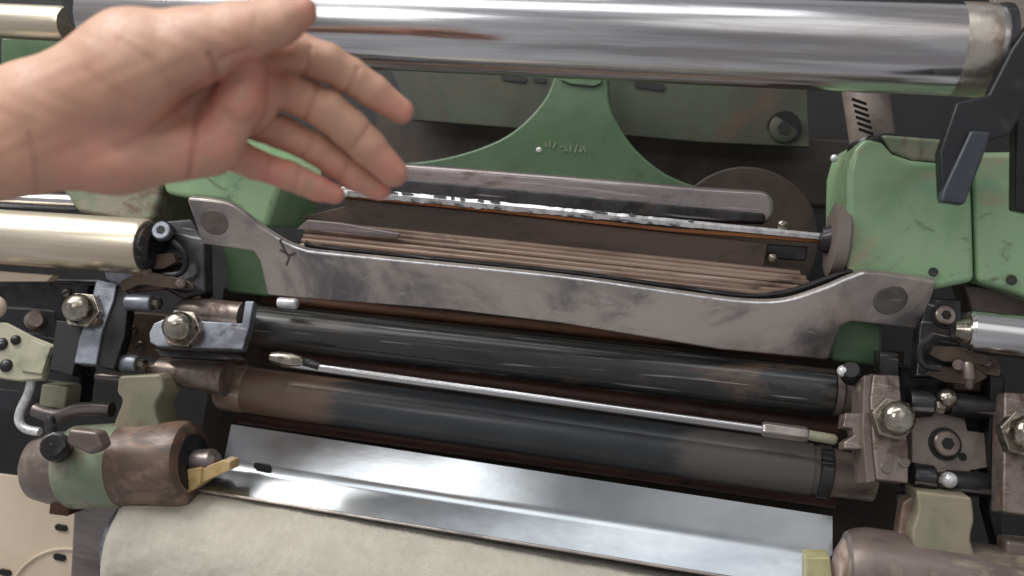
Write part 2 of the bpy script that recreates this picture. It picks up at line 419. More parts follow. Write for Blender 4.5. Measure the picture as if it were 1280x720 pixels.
# ------------------------------------------------------------------ big chrome cylinder and straps
t = thing('chrome_cylinder', 'large scratched chrome cylinder across the top of the picture', 'cylinder', A(820, 50, .06))
D_ = .05
pL, pR = A(120, 20, D_), A(1246, 64, D_)
Lc = np.linalg.norm(pR - pL); rad = .0300
body = link('shell', MB().lathe(pL, pR, [(0, rad * .9), (.004, rad), (.957, rad), (.96, rad * .985), (.992, rad * .985), (1, rad * .95)], 96), 'chrome', t)
link('end_rim', MB().lathe(pR + (pL - pR) * .004, pR + (pR - pL) * .006, [(0, rad * .97), (0.1, rad * 1.0), (.9, rad * 1.0), (1, rad * .9)], 64), 'dark_steel', t)
link('end_band', MB().lathe(pL + (pR - pL) * .9585, pL + (pR - pL) * .9915, [(0, rad * .987), (.05, rad * .992), (.95, rad * .992), (1, rad * .987)], 96, caps=False), 'tarnished', t)
solo('small_cylinder', MB().lathe(A(-90, 22, -.01), A(84, 30, -.01), [(0, S(24, 0)), (.97, S(24, 0)), (1, S(22, 0))], 48), 'bright_chrome',
     'pale silver cylinder cut off by the upper left corner of the picture', 'cylinder')
t = thing('support_strap', 'black bent strap with a grey lower blade at the right end of the chrome cylinder', 'bracket', A(1200, 250, .08))
link('arm', MB().prism(poly([(1300, 10), (1300, 112), (1262, 168), (1238, 176), (1210, 170), (1178, 250), (1175, 190), (1196, 128), (1236, 118), (1266, 60)], .085), (0, 0, -.012)), 'strap_black', t, .0015)
link('blade', MB().prism(poly([(1214, 163), (1240, 165), (1228, 200), (1206, 256), (1176, 252), (1180, 236)], .088), (0, 0, -.009)), 'strap_grey', t, .0015)
solo('black_post', MB().prism(poly([(1270, 150), (1310, 146), (1310, 270), (1269, 262)], .07), (0, 0, -.012)), 'black',
     'black post at the right edge beside the bent strap', 'post', .0015)
solo('support_strap', MB().prism(poly([(66, -20), (170, -20), (168, 60), (118, 66), (96, 48)], .075), (0, 0, -.012)), 'strap_black',
     'black strap behind the wrist at the left end of the chrome cylinder', 'bracket', .0015)
solo('grey_cover', MB().prism(poly([(1240, -20), (1320, -20), (1320, 100), (1252, 108), (1248, 60)], .0), (0, 0, -.01)), 'conduit',
     'dull brown grey cover plate in the upper right corner', 'cover', .002)

# ------------------------------------------------------------------ steel bar, rusty rail and ridges
def longbar(pxl, pxr, prof, d0):
    """profile (px up, m out) swept from one picture point to another at depth d0"""
    a, b = A(*pxl, d0), A(*pxr, d0); secs = []
    for p in (a, b):
        secs.append([p + np.array((0, S(u, d0), o)) for u, o in prof])
    return MB().sweep(secs)
D_ = -.045
t = thing('steel_bar', 'flat grey steel bar with a rounded end below the green casting', 'bar', A(735, 245, D_))
bar = [(400, 198), (510, 206), (700, 221), (880, 236), (950, 240), (962, 243), (967, 252), (967, 270), (960, 279), (860, 272), (700, 258), (510, 236), (400, 224)]
link('body', MB().prism(poly(bar, D_), (0, .003, -.012)), 'dull_steel', t, .0045, seg=5)
link('lower_lip', MB().prism(poly([(400, 211), (510, 223), (700, 241), (860, 257), (958, 266), (958, 280), (860, 277), (700, 264), (510, 245), (400, 233)], D_ + .0015), (0, 0, -.012)), 'dark_steel', t, .0032, seg=4)

D_ = -.03
t = thing('scraper_rail', 'rusty brown rail with a bright flaky strip along its top edge', 'rail', A(735, 300, D_))
link('face', MB().prism(poly([(432, 246), (640, 268), (960, 304), (952, 348), (640, 310), (372, 272), (430, 258)], D_ - .004), (0, .0, -.008)), 'rail_brown', t, .001)
link('rusty_edge', MB().prism(poly([(432, 247), (640, 268), (830, 289), (1042, 305), (1042, 299), (830, 284), (640, 263), (432, 243)], D_), (0, .001, -.02)), 'copper_edge', t, .0006)
n = 420; secs = []
for i in range(n):
    u = i / (n - 1)
    x = 426 + u * 614; y = 240.5 + 58 * u ** 1.02 - 1.5
    lump = math.sin(u * 61 + 2 * math.sin(u * 23)) * math.sin(u * 37 + 1) + .6 * math.sin(u * 149 + 3 * math.sin(u * 41))
    lump *= 1 if u < .72 else .15
    h = 12 - 4 * u + .7 * lump
    zz = .00015 * lump
    c = A(x, y, D_ + .001)
    secs.append([c + np.array((0, S(-h * .45 - 1.2 * abs(lump), 0), .001 + zz)), c + np.array((0, S(h * .1, 0), .0022 + zz)), c + np.array((0, S(h * .5, 0), zz)), c + np.array((0, S(h * .4, 0), -.008)), c + np.array((0, S(-h * .4, 0), -.008))])
link('bright_strip', MB().sweep(secs), 'bright_edge', t, angle=50)
crust = MB()
for i in range(26):
    u = random.uniform(.04, .72) if i < 28 else random.uniform(.72, .95)
    x = 426 + u * 614; y = 239 + 58 * u ** 1.02 + random.choice((-4.5, -4, 3.5, 4.5))
    w = random.uniform(3, 11); hh = random.uniform(.9, 2.2)
    c = A(x, y, D_ + .0016); n_ = 9
    crust.prism([c + np.array((S(w, D_) * math.cos(a) * random.uniform(.6, 1.1), S(hh, D_) * math.sin(a) * random.uniform(.5, 1.3) - S(w * .09, D_) * math.cos(a), .0016)) for a in [2 * math.pi * k / n_ for k in range(n_)]], (0, 0, -.003))
link('ink_crust', crust, 'ink_crust', t, .0004)['kind'] = 'stuff'
for px, py in ((966, 322), (978, 282)):
    link('stud', MB().dome(A(px, py, D_ - .004), ND, S(7, 0), .004), 'nut_steel', t)
link('end_block', MB().prism(poly([(940, 304), (1010, 308), (1008, 326), (950, 322)], D_ - .01), (0, 0, -.01)), 'dark_steel', t, .001)

t = thing('ridged_plate', 'brown ridged steel plate stepped in long parallel ribs above the notched plate', 'plate', A(700, 330, -.02))
nr = 6
for k in range(nr):
    d0 = -.030 + k * .0045
    yl0, yr0 = 274 + k * 6.0, 330 + k * 6.6
    xl = 384 - k * 2; xr = 1022 - (5 - k) * 3
    yl0 += random.uniform(-.8, .8); yr0 += random.uniform(-1, 1); xr += random.uniform(-6, 6)
    pts = [(xl, yl0 + .5), (xr, yr0 + 9), (xr, yr0 + 14.2), (xl, yl0 + 5.4)]
    link('rib', MB().prism(poly(pts, d0), (0, .002, -.010)), 'brown_steel', t, .0010)
solo('flat_blade', MB().prism(poly([(384, 275), (426, 279), (500, 292), (496, 299), (424, 290), (370, 287)], -.014), (0, .001, -.003)), 'dull_steel',
     'thin grey blade poking out at the left end of the ridged plate', 'blade', .0006)

# ------------------------------------------------------------------ notched plate
t = thing('notched_plate', 'long stained steel front plate with swooping ends and square notches', 'plate', A(700, 400, .02))
anc = A(700, 390, .02)
top = curve([(233, 248), (286, 256), (330, 287), (372, 310), (430, 319), (700, 346), (850, 367), (930, 377), (982, 376), (1030, 361), (1066, 346), (1092, 341), (1172, 352)], 6)
bot = [(1151, 413), (1064, 403), (1052, 408), (1047, 420), (1036, 451), (900, 438), (700, 405), (560, 388), (334, 370), (324, 326), (316, 315), (252, 306)]
link('sheet', MB().prism(polyn(top + bot, anc, NFR), -NFR * .007), 'plate_steel', t, .0024, seg=5)
band = curve([(380, 303), (430, 312), (700, 339), (850, 359), (930, 369), (978, 366), (1026, 351), (1054, 341), (1066, 339)], 6)
link('back_lip', MB().prism(polyn(band + [(1080, 356), (1030, 376), (930, 392), (700, 362), (430, 334), (380, 326)], anc - NFR * .009, NFR), -NFR * .004), 'dark_steel', t, .001)
link('edge_glint', MB().tube([on(x, y + 1.2, anc, NFR) - NFR * .0006 for x, y in top[14:-8]], S(1.5, .02), 8), 'bright_edge', t)  # bright tube that draws a highlight line along the plate's top curve
for px, py, r in ((268, 278, 17), (1113, 375, 20)):
    c = on(px, py, anc, NFR)
    link('plug', MB().lathe(c - NFR * .002, c + NFR * .0006, [(0, S(r, .02)), (.8, S(r, .02)), (1, S(r - 1, .02))], 32), 'plug_steel', t)
mk = MB()
for seg_ in ([(350, 299), (356, 312), (362, 322), (358, 331)], [(360, 320), (370, 316)], [(350, 312), (358, 316)]):
    mk.tube([on(x, y, anc - NFR * .0004, NFR) for x, y in seg_], S(2.0, .02), 6)
link('scratch_mark', mk, 'plug_steel', t)

# ------------------------------------------------------------------ rollers
def stations(px_list, d): return [(t, S(r, d)) for t, r in px_list]
# rusty bars between the rollers
for (a, b, r, m, lab) in (
        ((330, 372), (1044, 448), 7, 'rust', 'thin rusty rod between the notched plate and the upper black roller'),
        ((330, 440), (1046, 534), 12, 'rust_red', 'dark reddish bar in the gap between the two black rollers'),
        ((300, 519), (1044, 624), 11, 'rust_red', 'reddish bar just below the lower black roller')):
    d0 = -.045
    p, q = A(*a, d0), A(*b, d0)
    solo('rusty_rod', MB().lathe(p, q, [(0, S(r, d0)), (1, S(r, d0))], 20), m, lab, 'rod')
solo('inner_shelf', MB().prism(poly([(280, 360), (1130, 440), (1130, 700), (240, 620)], -.085), (0, 0, -.01)), 'brown_wall',
     'dark brown inner plate behind the two black rollers', 'plate')

D_ = -.024
t = thing('black_roller', 'upper glossy black roller directly below the notched plate', 'roller', A(680, 450, D_))
p, q = A(310, 407, D_), A(1042, 491, D_)
link('sleeve', MB().lathe(p, q, [(0, S(27, 0)), (.003, S(29, 0)), (.997, S(29, 0)), (1, S(27, 0))], 64), 'rubber', t)
link('journal', MB().lathe(A(226, 388, .004), A(304, 396, .004), [(0, S(14, 0)), (.1, S(18, 0)), (.3, S(19, 0)), (1, S(19, 0))], 40), 'worn_steel', t)
link('collar', MB().lathe(A(300, 405, D_), A(312, 407, D_), [(0, S(28, 0)), (.1, S(30, 0)), (.9, S(30, 0)), (1, S(29, 0))], 48), 'dark_steel', t)
link('journal', MB().lathe(q, A(1086, 496, D_), [(0, S(27, 0)), (.2, S(27, 0)), (.25, S(24, 0)), (1, S(24, 0))], 40), 'mauve_housing', t)
D_ = -.024
t = thing('black_roller', 'lower dusty black roller above the shiny tray', 'roller', A(680, 540, D_))
p, q = A(284, 483, D_), A(1036, 590, D_)
link('sleeve', MB().lathe(p, q, [(0, S(29, 0)), (.003, S(32, 0)), (.972, S(32, 0)), (.9721, S(30, 0)), (1, S(30, 0))], 64), 'rubber_worn', t)
link('end_ring', MB().lathe(A(1020, 588, D_), A(1037, 590.5, D_), [(0, S(31, 0)), (.1, S(33, 0)), (.9, S(33, 0)), (1, S(31, 0))], 48), 'rubber', t)
link('end_band', MB().lathe(A(279, 482, D_), A(312, 486.5, D_), [(0, S(31, 0)), (.1, S(33, 0)), (.9, S(33, 0)), (1, S(32, 0))], 48), 'brown_steel', t)
link('journal', MB().lathe(A(186, 460, .004), A(284, 474, .004), [(0, S(9, 0)), (.13, S(10, 0)), (.14, S(16, 0)), (.3, S(17, 0)), (.5, S(20, 0)), (1, S(23, 0))], 40), 'worn_steel', t)
link('journal', MB().lathe(q, A(1092, 600, D_), [(0, S(30, 0)), (.3, S(28, 0)), (1, S(26, 0))], 40), 'mauve_housing', t)

D_ = .004
t = thing('thin_rod', 'thin polished silver rod lying between the two black rollers', 'rod', A(650, 495, D_))
link('shaft', MB().lathe(A(352, 453, D_), A(962, 538, D_), [(0, S(5.5, 0)), (1, S(5.5, 0))], 24), 'chrome', t)
link('end_sleeve', MB().lathe(A(952, 536, D_), A(1010, 543.5, D_), [(0, S(8, 0)), (.08, S(9.5, 0)), (.92, S(9.5, 0)), (1, S(8, 0))], 6), 'plate_steel', t, .0006)
link('tip', MB().lathe(A(1010, 543.5, D_), A(1046, 550, D_), [(0, S(6, 0)), (.9, S(6, 0)), (1, S(4, 0))], 20), 'pale_green', t)
link('end_fitting', MB().lathe(A(336, 446, D_ + .003), A(380, 452, D_ + .003), [(0, S(3, 0)), (.08, S(7, 0)), (.3, S(9, 0)), (.6, S(9, 0)), (.9, S(7, 0)), (1, S(4, 0))], 24), 'nut_steel', t)
link('neck', MB().lathe(A(378, 452, D_), A(400, 459, D_), [(0, S(7, 0)), (1, S(6, 0))], 20), 'dark_steel', t)
solo('clip_stub', MB().lathe(A(348, 378, .0), A(372, 380, .0), [(0, S(6, 0)), (.1, S(7, 0)), (.9, S(7, 0)), (1, S(5, 0))], 16), 'bright_edge',
     'small bright stub on top of the upper black roller at its left end', 'clip')

# ------------------------------------------------------------------ tray
t = thing('drip_tray', 'shiny folded sheet metal tray below the black rollers', 'tray', A(640, 640, -.02))
dt, df, de = -.016, -.004, .015
topL, topR = A(289, 530, dt), A(1041, 645, dt)
fL, fR = A(278, 582, df), A(1041, 692, df)
eL, eR = A(240, 611, de), A(1012, 738, de)
th = np.array((0, -.0012, -.0012))
secs = []
for a, b in ((topL, topR),): pass
mb = MB()
path = []
for k in range(13):
    u = k / 12
    if u < .5:
        w = u / .5; path.append((topL * (1 - w) + fL * w, topR * (1 - w) + fR * w))
    else:
        w = (u - .5) / .5; path.append((fL * (1 - w) + eL * w, fR * (1 - w) + eR * w))
nx = 24; secs = []
for i in range(nx + 1):
    u = i / nx
    up = [a * (1 - u) + b * u for a, b in path]
    secs.append(up + [p + th for p in reversed(up)])
link('sheet', MB().sweep(secs), 'tray_sheet', t, .0003, angle=50)
p = A(327, 584, -.027)
link('slot', slot_dark(327, 584, 23, 9, -.0025, .12), 'black', t)
lip = MB().tube([eL + np.array((0, 0, .0004)), eR + np.array((0, 0, .0004))], S(2.2, .03), 8)
link('front_lip', lip, 'plate_steel', t)
t = thing('plastic_clip', 'yellow plastic clip at the left end of the shiny tray', 'clip', A(235, 600, .04))
link('block', MB().prism(poly([(208, 594), (214, 590), (252, 584), (250, 606), (236, 616), (208, 617)], .032), (0, 0, -.02)), 'yellow_plastic', t, .001)
link('finger', MB().prism(poly([(246, 588), (278, 575), (288, 577), (287, 588), (252, 604)], .030), (0, 0, -.016)), 'yellow_plastic', t, .001)
solo('plastic_clip', MB().prism(poly([(1008, 697), (1038, 697), (1042, 740), (1008, 740)], .05), (0, 0, -.02)), 'yellow_pale',
     'pale yellow plastic clip at the right end of the tray by the bottom edge', 'clip', .0012)

# ------------------------------------------------------------------ fleece roller
D_ = .0; rr = .055
t = thing('fleece_roller', 'beige fleece covered roller along the bottom edge of the picture', 'roller', A(560, 720, D_))
pa, pb = A(170, 676, D_), A(1072, 858, D_)
pa2 = pa; seg = 160; ns = 260; vs = []; fs = []
ax = nrm(pb - pa); e1 = nrm(np.cross(ax, (0, 1, 0))); e2 = np.cross(ax, e1)
Lr = np.linalg.norm(pb - pa)
gx = RNG.normal(0, 1, (ns, seg))
for i in range(ns):
    u = i / (ns - 1) * Lr
    rc = .014
    r0 = rr - (rc - math.sqrt(max(0, rc * rc - (rc - u) ** 2)) if u < rc else 0)
    for k in range(seg):
        a = 2 * math.pi * k / seg
        r = r0 + gx[i, k] * .00028 + .0006 * math.sin(u * 90 + 2 * math.sin(a * 3)) * math.sin(a * 7 + u * 40)
        vs.append(pa + ax * u + r * (math.cos(a) * e1 + math.sin(a) * e2))
for i in range(ns - 1):
    for k in range(seg):
        a, b = i * seg + k, i * seg + (k + 1) % seg
        fs.append((a, b, b + seg, a + seg))
fs.append(tuple(range(seg))[::-1]); fs.append(tuple((ns - 1) * seg + k for k in range(seg)))
link('cloth_cover', MB().add(vs, fs), 'fleece', t, angle=70)
link('end_collar', MB().lathe(pa - ax * .003, pa + ax * .004, [(0, rr - .016), (.2, rr - .0135), (1, rr - .0125)], 64), 'bright_edge', t)
link('core', MB().lathe(pa - ax * .012, pa, [(0, .03), (1, .03)], 40), 'blue_steel', t)

# ------------------------------------------------------------------ acorn nuts
def acorn(parent, px, py, r, anchor, n=NUP, hexr=1.32, rot=.3, stud=None):
    c = on(px, py, anchor, n); n = np.array(n)
    rm = S(r, .04)
    e1 = nrm(np.cross(n, (.3, 1, 0))); e2 = np.cross(n, e1)
    hp = [c + rm * hexr * (math.cos(rot + k * math.pi / 3) * e1 + math.sin(rot + k * math.pi / 3) * e2) for k in range(6)]
    nut = link('acorn_nut', MB().prism(hp, n * rm * .72), 'nut_steel', parent, .0009)
    link('dome', MB().lathe(c + n * rm * .72, c + n * rm * 1.15, [(0, rm * 1.02), (.5, rm * 1.02), (1, rm)], 32).dome(c + n * rm * 1.15, n, rm, rm * .85), 'nut_steel', nut, angle=60)
    return c
bpy.context.view_layer.update()

# bracket on the upper roller's left end
t = thing('nut_bracket', 'steel clamp bracket with an acorn nut on the left end of the upper black roller', 'bracket', A(245, 410, .02))
anc = A(245, 410, .026)
link('plate', MB().prism(polyn([(186, 416), (192, 404), (206, 398), (302, 404), (306, 376), (318, 376), (312, 408), (303, 437), (196, 433), (187, 428)], anc, NUP), -NUP * .012), 'blue_steel', t, .0012)
acorn(t, 231, 413, 21, anc)
link('stud', MB().lathe(on(245, 422, anc, NUP), on(245, 422, anc, NUP) + NUP * .008, [(0, S(9, .03)), (.6, S(9, .03)), (1, S(6, .03))], 18), 'worn_steel', t)
link('lower_shoe', MB().prism(polyn([(192, 436), (300, 442), (308, 450), (200, 446)], anc - NUP * .013, NUP), -NUP * .01), 'dark_steel', t, .001)

# bracket at far left
t = thing('nut_bracket', 'bluish upright bracket with an acorn nut near the left edge', 'bracket', A(115, 410, .02))
anc = A(115, 400, .03)
link('plate', MB().prism(polyn([(120, 348), (146, 354), (142, 376), (128, 412), (120, 456), (92, 454), (98, 424), (112, 384)], anc, NUP), -NUP * .014), 'blue_steel', t, .0012)
link('side_cheek', MB().prism(polyn([(147, 356), (162, 366), (156, 420), (142, 462), (121, 458), (130, 412), (143, 378)], anc - NUP * .003, NUP), -NUP * .014), 'black', t, .001)
link('dark_cheek', MB().prism(polyn([(70, 400), (104, 404), (98, 440), (90, 470), (62, 462)], anc - NUP * .006, NUP), -NUP * .014), 'black', t, .001)
acorn(t, 107, 390, 20, anc)
link('stud', MB().lathe(on(122, 402, anc, NUP), on(122, 402, anc, NUP) + NUP * .007, [(0, S(8, .03)), (.6, S(8, .03)), (1, S(5, .03))], 18), 'worn_steel', t)

# bracket right
t = thing('nut_bracket', 'brownish steel bracket with an acorn nut joining the right ends of both black rollers', 'bracket', A(1110, 540, .02))
anc = A(1110, 540, .03)
link('plate', MB().prism(polyn([(1092, 468), (1125, 469), (1128, 512), (1136, 560), (1136, 604), (1096, 600), (1092, 560), (1088, 500)], anc, NUP), -NUP * .02), 'worn_steel', t, .0014)
link('side_cheek', MB().prism(polyn([(1080, 470), (1091, 469), (1087, 500), (1091, 560), (1095, 602), (1084, 604), (1078, 540)], anc - NUP * .002, NUP), -NUP * .022), 'mauve_housing', t, .001)
link('small_block', MB().prism(polyn([(1057, 516), (1082, 516), (1084, 562), (1055, 561), (1056, 552), (1068, 544), (1066, 536), (1054, 534)], anc - NUP * .006, NUP), -NUP * .012), 'worn_steel', t, .001)
acorn(t, 1112, 525, 20, anc, rot=.1)
for px, py in ((1108, 585), (1130, 578)):
    c = on(px, py, anc, NUP)
    link('dowel', MB().lathe(c, c + NUP * .0012, [(0, S(7, .03)), (1, S(6, .03))], 18), 'plug_steel', t)
link('oil_cup', MB().dome(A(1054, 464, .01), nrm((0, .5, 1)), S(7, 0), .004), 'bright_edge', t)
solo('black_plug', MB().lathe(A(1064, 470, .0), A(1064, 462, .014), [(0, S(12, 0)), (.8, S(12, 0)), (1, S(9, 0))], 20), 'black',
     'small black plug on top of the right end of the upper roller', 'plug')

# far right bracket
t = thing('nut_bracket', 'steel bracket with an acorn nut cut off by the right edge', 'bracket', A(1275, 560, .02))
anc = A(1275, 560, .03)
link('plate', MB().prism(polyn([(1256, 490), (1330, 494), (1330, 650), (1254, 640)], anc, NUP), -NUP * .016), 'worn_steel', t, .0014)
acorn(t, 1272, 544, 21, anc, rot=.1)

# ------------------------------------------------------------------ pins and plates beside the brackets
def pin(pl, pr, r, d, lab, m='dark_steel', tip=True, rev=False):
    a, b = A(*pl, d), A(*pr, d)
    t = thing('locating_pin', lab, 'pin', (a + b) / 2)
    link('body', MB().lathe(a, b, [(0, S(r, d)), (.06, S(r * 1.06, d)), (.9, S(r * 1.06, d)), (1, S(r * .9, d))], 24), m, t)
    if tip:
        ax = nrm(b - a)
        if rev: b, ax = a, -ax
        link('tip', MB().lathe(b, b + ax * S(14, d), [(0, S(r * .45, d)), (.4, S(r * .7, d)), (.8, S(r * .7, d)), (1, S(r * .3, d))], 8), 'nut_steel', t)
pin((160, 378), (190, 379), 11, .02, 'dark blue steel pin above the left clamp bracket', 'blue_steel')
pin((140, 452), (172, 455), 11, .02, 'dark blue steel pin beside the left end of the lower roller', 'blue_steel')
pin((1136, 503), (1166, 506), 14, .01, 'upper dark pin to the right of the right nut bracket')
pin((1140, 596), (1168, 599), 15, .015, 'lower dark pin below the cross shaped plate', 'dark_steel')
def sock(parent, px, py, r, anchor, n, m='worn_steel', ring=True):
    c = on(px, py, anchor, n); n = np.array(n); rm = S(r, .02)
    s = link('cap_screw', MB().lathe(c, c + n * rm * .5, [(0, rm), (.8, rm), (1, rm * .9)], 28), m, parent)
    link('socket', MB().lathe(c + n * rm * .49, c + n * (rm * .5 + .0006), [(0, rm * .5), (1, rm * .5)], 6), 'black', s)
    if ring: link('washer', MB().lathe(c, c + n * .0008, [(0, rm * 1.3), (1, rm * 1.28)], 28), 'black', parent)
t = thing('cross_plate', 'grey stepped plate with a socket screw right of the right nut bracket', 'plate', A(1178, 560, .0))
anc = A(1178, 555, .008)
link('plate', MB().prism(polyn([(1140, 522), (1160, 520), (1166, 514), (1206, 522), (1210, 538), (1240, 542), (1240, 584), (1214, 588), (1206, 596), (1168, 592), (1162, 584), (1140, 578)], anc, NUP), -NUP * .01), 'conduit', t, .001)
sock(t, 1181, 555, 15, anc, NUP)
c = on(1203, 571, anc, NUP); link('hole', MB().lathe(c, c + NUP * .0006, [(0, S(4.5, 0)), (1, S(4.5, 0))], 16), 'black', t)
for (a, b, r, d, m, lab) in (
        ((1178, 503), (1246, 512), 13, .006, 'dark_steel', 'dark greasy shaft above the stepped plate at the right'),
        ((1170, 600), (1246, 608), 14, .01, 'dark_steel', 'dark greasy shaft below the stepped plate at the right'),
        ((1206, 560), (1256, 566), 24, -.02, 'dark_steel', 'dark shaft running right from behind the stepped plate')):
    p, q = A(*a, d), A(*b, d)
    solo('short_shaft', MB().lathe(p, q, [(0, S(r * .8, d)), (.12, S(r * .8, d)), (.13, S(r, d)), (.95, S(r, d)), (1, S(r * .9, d))], 32), m, lab, 'shaft')
solo('ball_stud', MB().dome(A(1184, 498, .012), nrm((0, .4, 1)), S(11, 0), .006), 'nut_steel', 'rounded stud end above the stepped plate at the right', 'stud')
solo('ball_stud', MB().dome(A(1186, 600, .022), nrm((0, .4, 1)), S(9, 0), .006), 'bright_edge', 'bright stud end below the stepped plate at the right', 'stud')
solo('dark_upright', MB().prism(poly([(1238, 470), (1254, 472), (1252, 700), (1236, 640)], .012), (0, 0, -.02)), 'black',
     'narrow black upright between the stepped plate and the right edge bracket', 'upright', .001)

# right chrome roller and clip
t = thing('chrome_roller', 'satin chrome roller end entering from the right edge', 'roller', A(1250, 420, .02))
link('shell', MB().lathe(A(1208, 414, .02), A(1400, 436, .02), [(0, S(22, .02)), (.02, S(25, .02)), (1, S(25, .02))], 56), 'chrome', t)
link('hub', MB().lathe(A(1192, 412, .02), A(1209, 414, .02), [(0, S(10, .02)), (1, S(16, .02))], 32), 'nut_steel', t)
t = thing('screw_block', 'dark block with a socket screw under the green frame on the right', 'block', A(1180, 400, .0))
anc = A(1180, 400, -.006)
link('block', MB().prism(polyn([(1160, 372), (1202, 374), (1204, 470), (1146, 470), (1150, 410)], anc, NUP), -NUP * .012), 'dark_steel', t, .0012)
sock(t, 1180, 395, 12, anc, NUP)
def clip(lab, x0, y0, mir, d):
    t = thing('rusty_clip', lab, 'clip', A(x0, y0, d))
    P = lambda pts: [(x0 + mir * x, y0 + y) for x, y in pts]
    link('upper_leaf', MB().prism(poly(P([(-30, -14), (34, -10), (48, 2), (36, 10), (-18, 6), (-34, -2)]), d), (0, 0, -.006)), 'grimy_brown', t, .001)
    link('lower_leaf', MB().prism(poly(P([(-24, 12), (26, 14), (40, 26), (20, 36), (-16, 32), (-40, 22)]), d - .004), (0, 0, -.006)), 'grimy_brown', t, .001)
    link('hook', MB().tube([A(*q, d + .002) for q in curve(P([(-30, -28), (-44, -14), (-46, 2), (-38, 12), (-20, 14)]), 5)], S(4, d), 8), 'dark_steel', t)
    link('pivot', MB().lathe(A(x0 + mir * 2, y0 + 10, d - .004), A(x0 + mir * 2, y0 + 10, d + .004), [(0, S(7, d)), (1, S(6, d))], 16), 'worn_steel', t)
clip('rusty hooked clip below the chrome roller on the right', 1196, 446, 1, .012)
solo('rear_block', MB().prism(poly([(1204, 355), (1330, 372), (1330, 402), (1216, 392)], -.03), (0, 0, -.03)), 'mauve_housing',
     'dull block between the green frame and the right chrome roller', 'block', .002)
solo('dark_link', MB().prism(poly([(1100, 440), (1124, 442), (1124, 474), (1100, 470)], .0), (0, 0, -.02)), 'dark_steel',
     'dark square link below the right notch of the steel plate', 'link', .001)

# ------------------------------------------------------------------ left rollers, block and clip
t = thing('chrome_roller', 'bright silver roller reaching in from the left edge below the wrist', 'roller', A(90, 300, .03))
D_ = .02
link('shell', MB().lathe(A(-120, 288, D_), A(186, 309, D_), [(0, S(38, D_)), (.985, S(38, D_)), (1, S(36, D_))], 72), 'bright_chrome', t)
link('end_cap', MB().lathe(A(184, 309, D_), A(196, 310, D_), [(0, S(33, D_)), (.5, S(31, D_)), (1, S(22, D_))], 48), 'dark_steel', t)
solo('rear_roller', MB().lathe(A(-60, 246, -.03), A(100, 254, -.03), [(0, S(13, 0)), (.95, S(13, 0)), (1, S(11, 0))], 40), 'chrome',
     'thin silver roller peeking out above the bright left roller', 'roller')
solo('pale_bar', MB().prism(poly([(-40, 336), (66, 344), (58, 352), (-40, 352)], .02), (0, 0, -.01)), 'beige_panel',
     'pale flat bar along the left edge under the bright roller', 'bar', .001)
t = thing('screw_block', 'black block with a socket screw at the end of the bright left roller', 'block', A(215, 320, .0))
anc = A(215, 310, .006)
link('block', MB().prism(polyn([(196, 276), (240, 272), (256, 300), (258, 366), (226, 372), (190, 352), (186, 300)], anc, NUP), -NUP * .02), 'dark_steel', t, .003)
sock(t, 203, 289, 12, anc + NUP * .03, NUP, 'blue_steel', False)
link('boss', MB().lathe(on(203, 289, anc, NUP), on(203, 289, anc + NUP * .03, NUP), [(0, S(15, .03)), (1, S(14, .03))], 24), 'dark_steel', t)
t2 = clip('rusty hooked clip under the end of the bright left roller', 186, 330, -1, .02)
solo('grey_lever', MB().prism(poly([(128, 332), (150, 334), (176, 344), (172, 360), (150, 362), (132, 350)], .016), (0, 0, -.01)), 'blue_steel',
     'small grey lever tip beneath the bright left roller', 'lever', .0015)
solo('slotted_backing', MB().prism(poly([(-40, 346), (130, 350), (110, 400), (96, 520), (-40, 520)], -.02), (0, 0, -.02)), 'dark_steel',
     'dark greenish steel backing plate along the left edge', 'plate', .002)
solo('white_knob', MB().dome(A(-6, 384, .03), nrm((.2, .1, 1)), S(16, .03), .008), 'beige_panel', 'white rounded knob cut off by the left edge', 'knob')
solo('round_stud', MB().lathe(A(46, 402, .0), A(44, 400, .022), [(0, S(14, 0)), (.8, S(14, 0)), (1, S(9, 0))], 24), 'worn_steel', 'round steel stud above the pale green bracket', 'stud')
t = thing('pale_bracket', 'pale green bracket with round screws at the left edge', 'bracket', A(30, 440, .03))
anc = A(30, 440, .035)
link('plate', MB().prism(polyn([(-20, 402), (8, 403), (40, 420), (68, 431), (52, 474), (22, 476), (-20, 470)], anc, NUP), -NUP * .008), 'pale_green', t, .0012)
link('step', MB().prism(polyn([(38, 424), (64, 433), (52, 468), (26, 464)], anc + NUP * .002, NUP), -NUP * .003), 'pale_green', t, .001)
for px, py, r in ((20, 425, 7), (8, 457, 9), (2, 430, 9)):
    c = on(px, py, anc, NUP)
    link('screw', MB().dome(c, NUP, S(r, .03), .004), 'dark_steel', t)
t = thing('bent_rod', 'bent chrome rod hooked below the pale green bracket', 'rod', A(30, 510, .03))
link('rod', MB().tube([A(*q, .03) for q in curve([(40, 470), (36, 490), (26, 512), (24, 526), (32, 536), (50, 540)], 6)], S(6, .03), 12), 'bright_edge', t)
solo('cream_block', MB().prism(poly([(52, 480), (84, 484), (80, 512), (48, 508)], .0), (0, 0, -.02)), 'pale_green',
     'small pale green block behind the bent chrome rod', 'block', .0015)

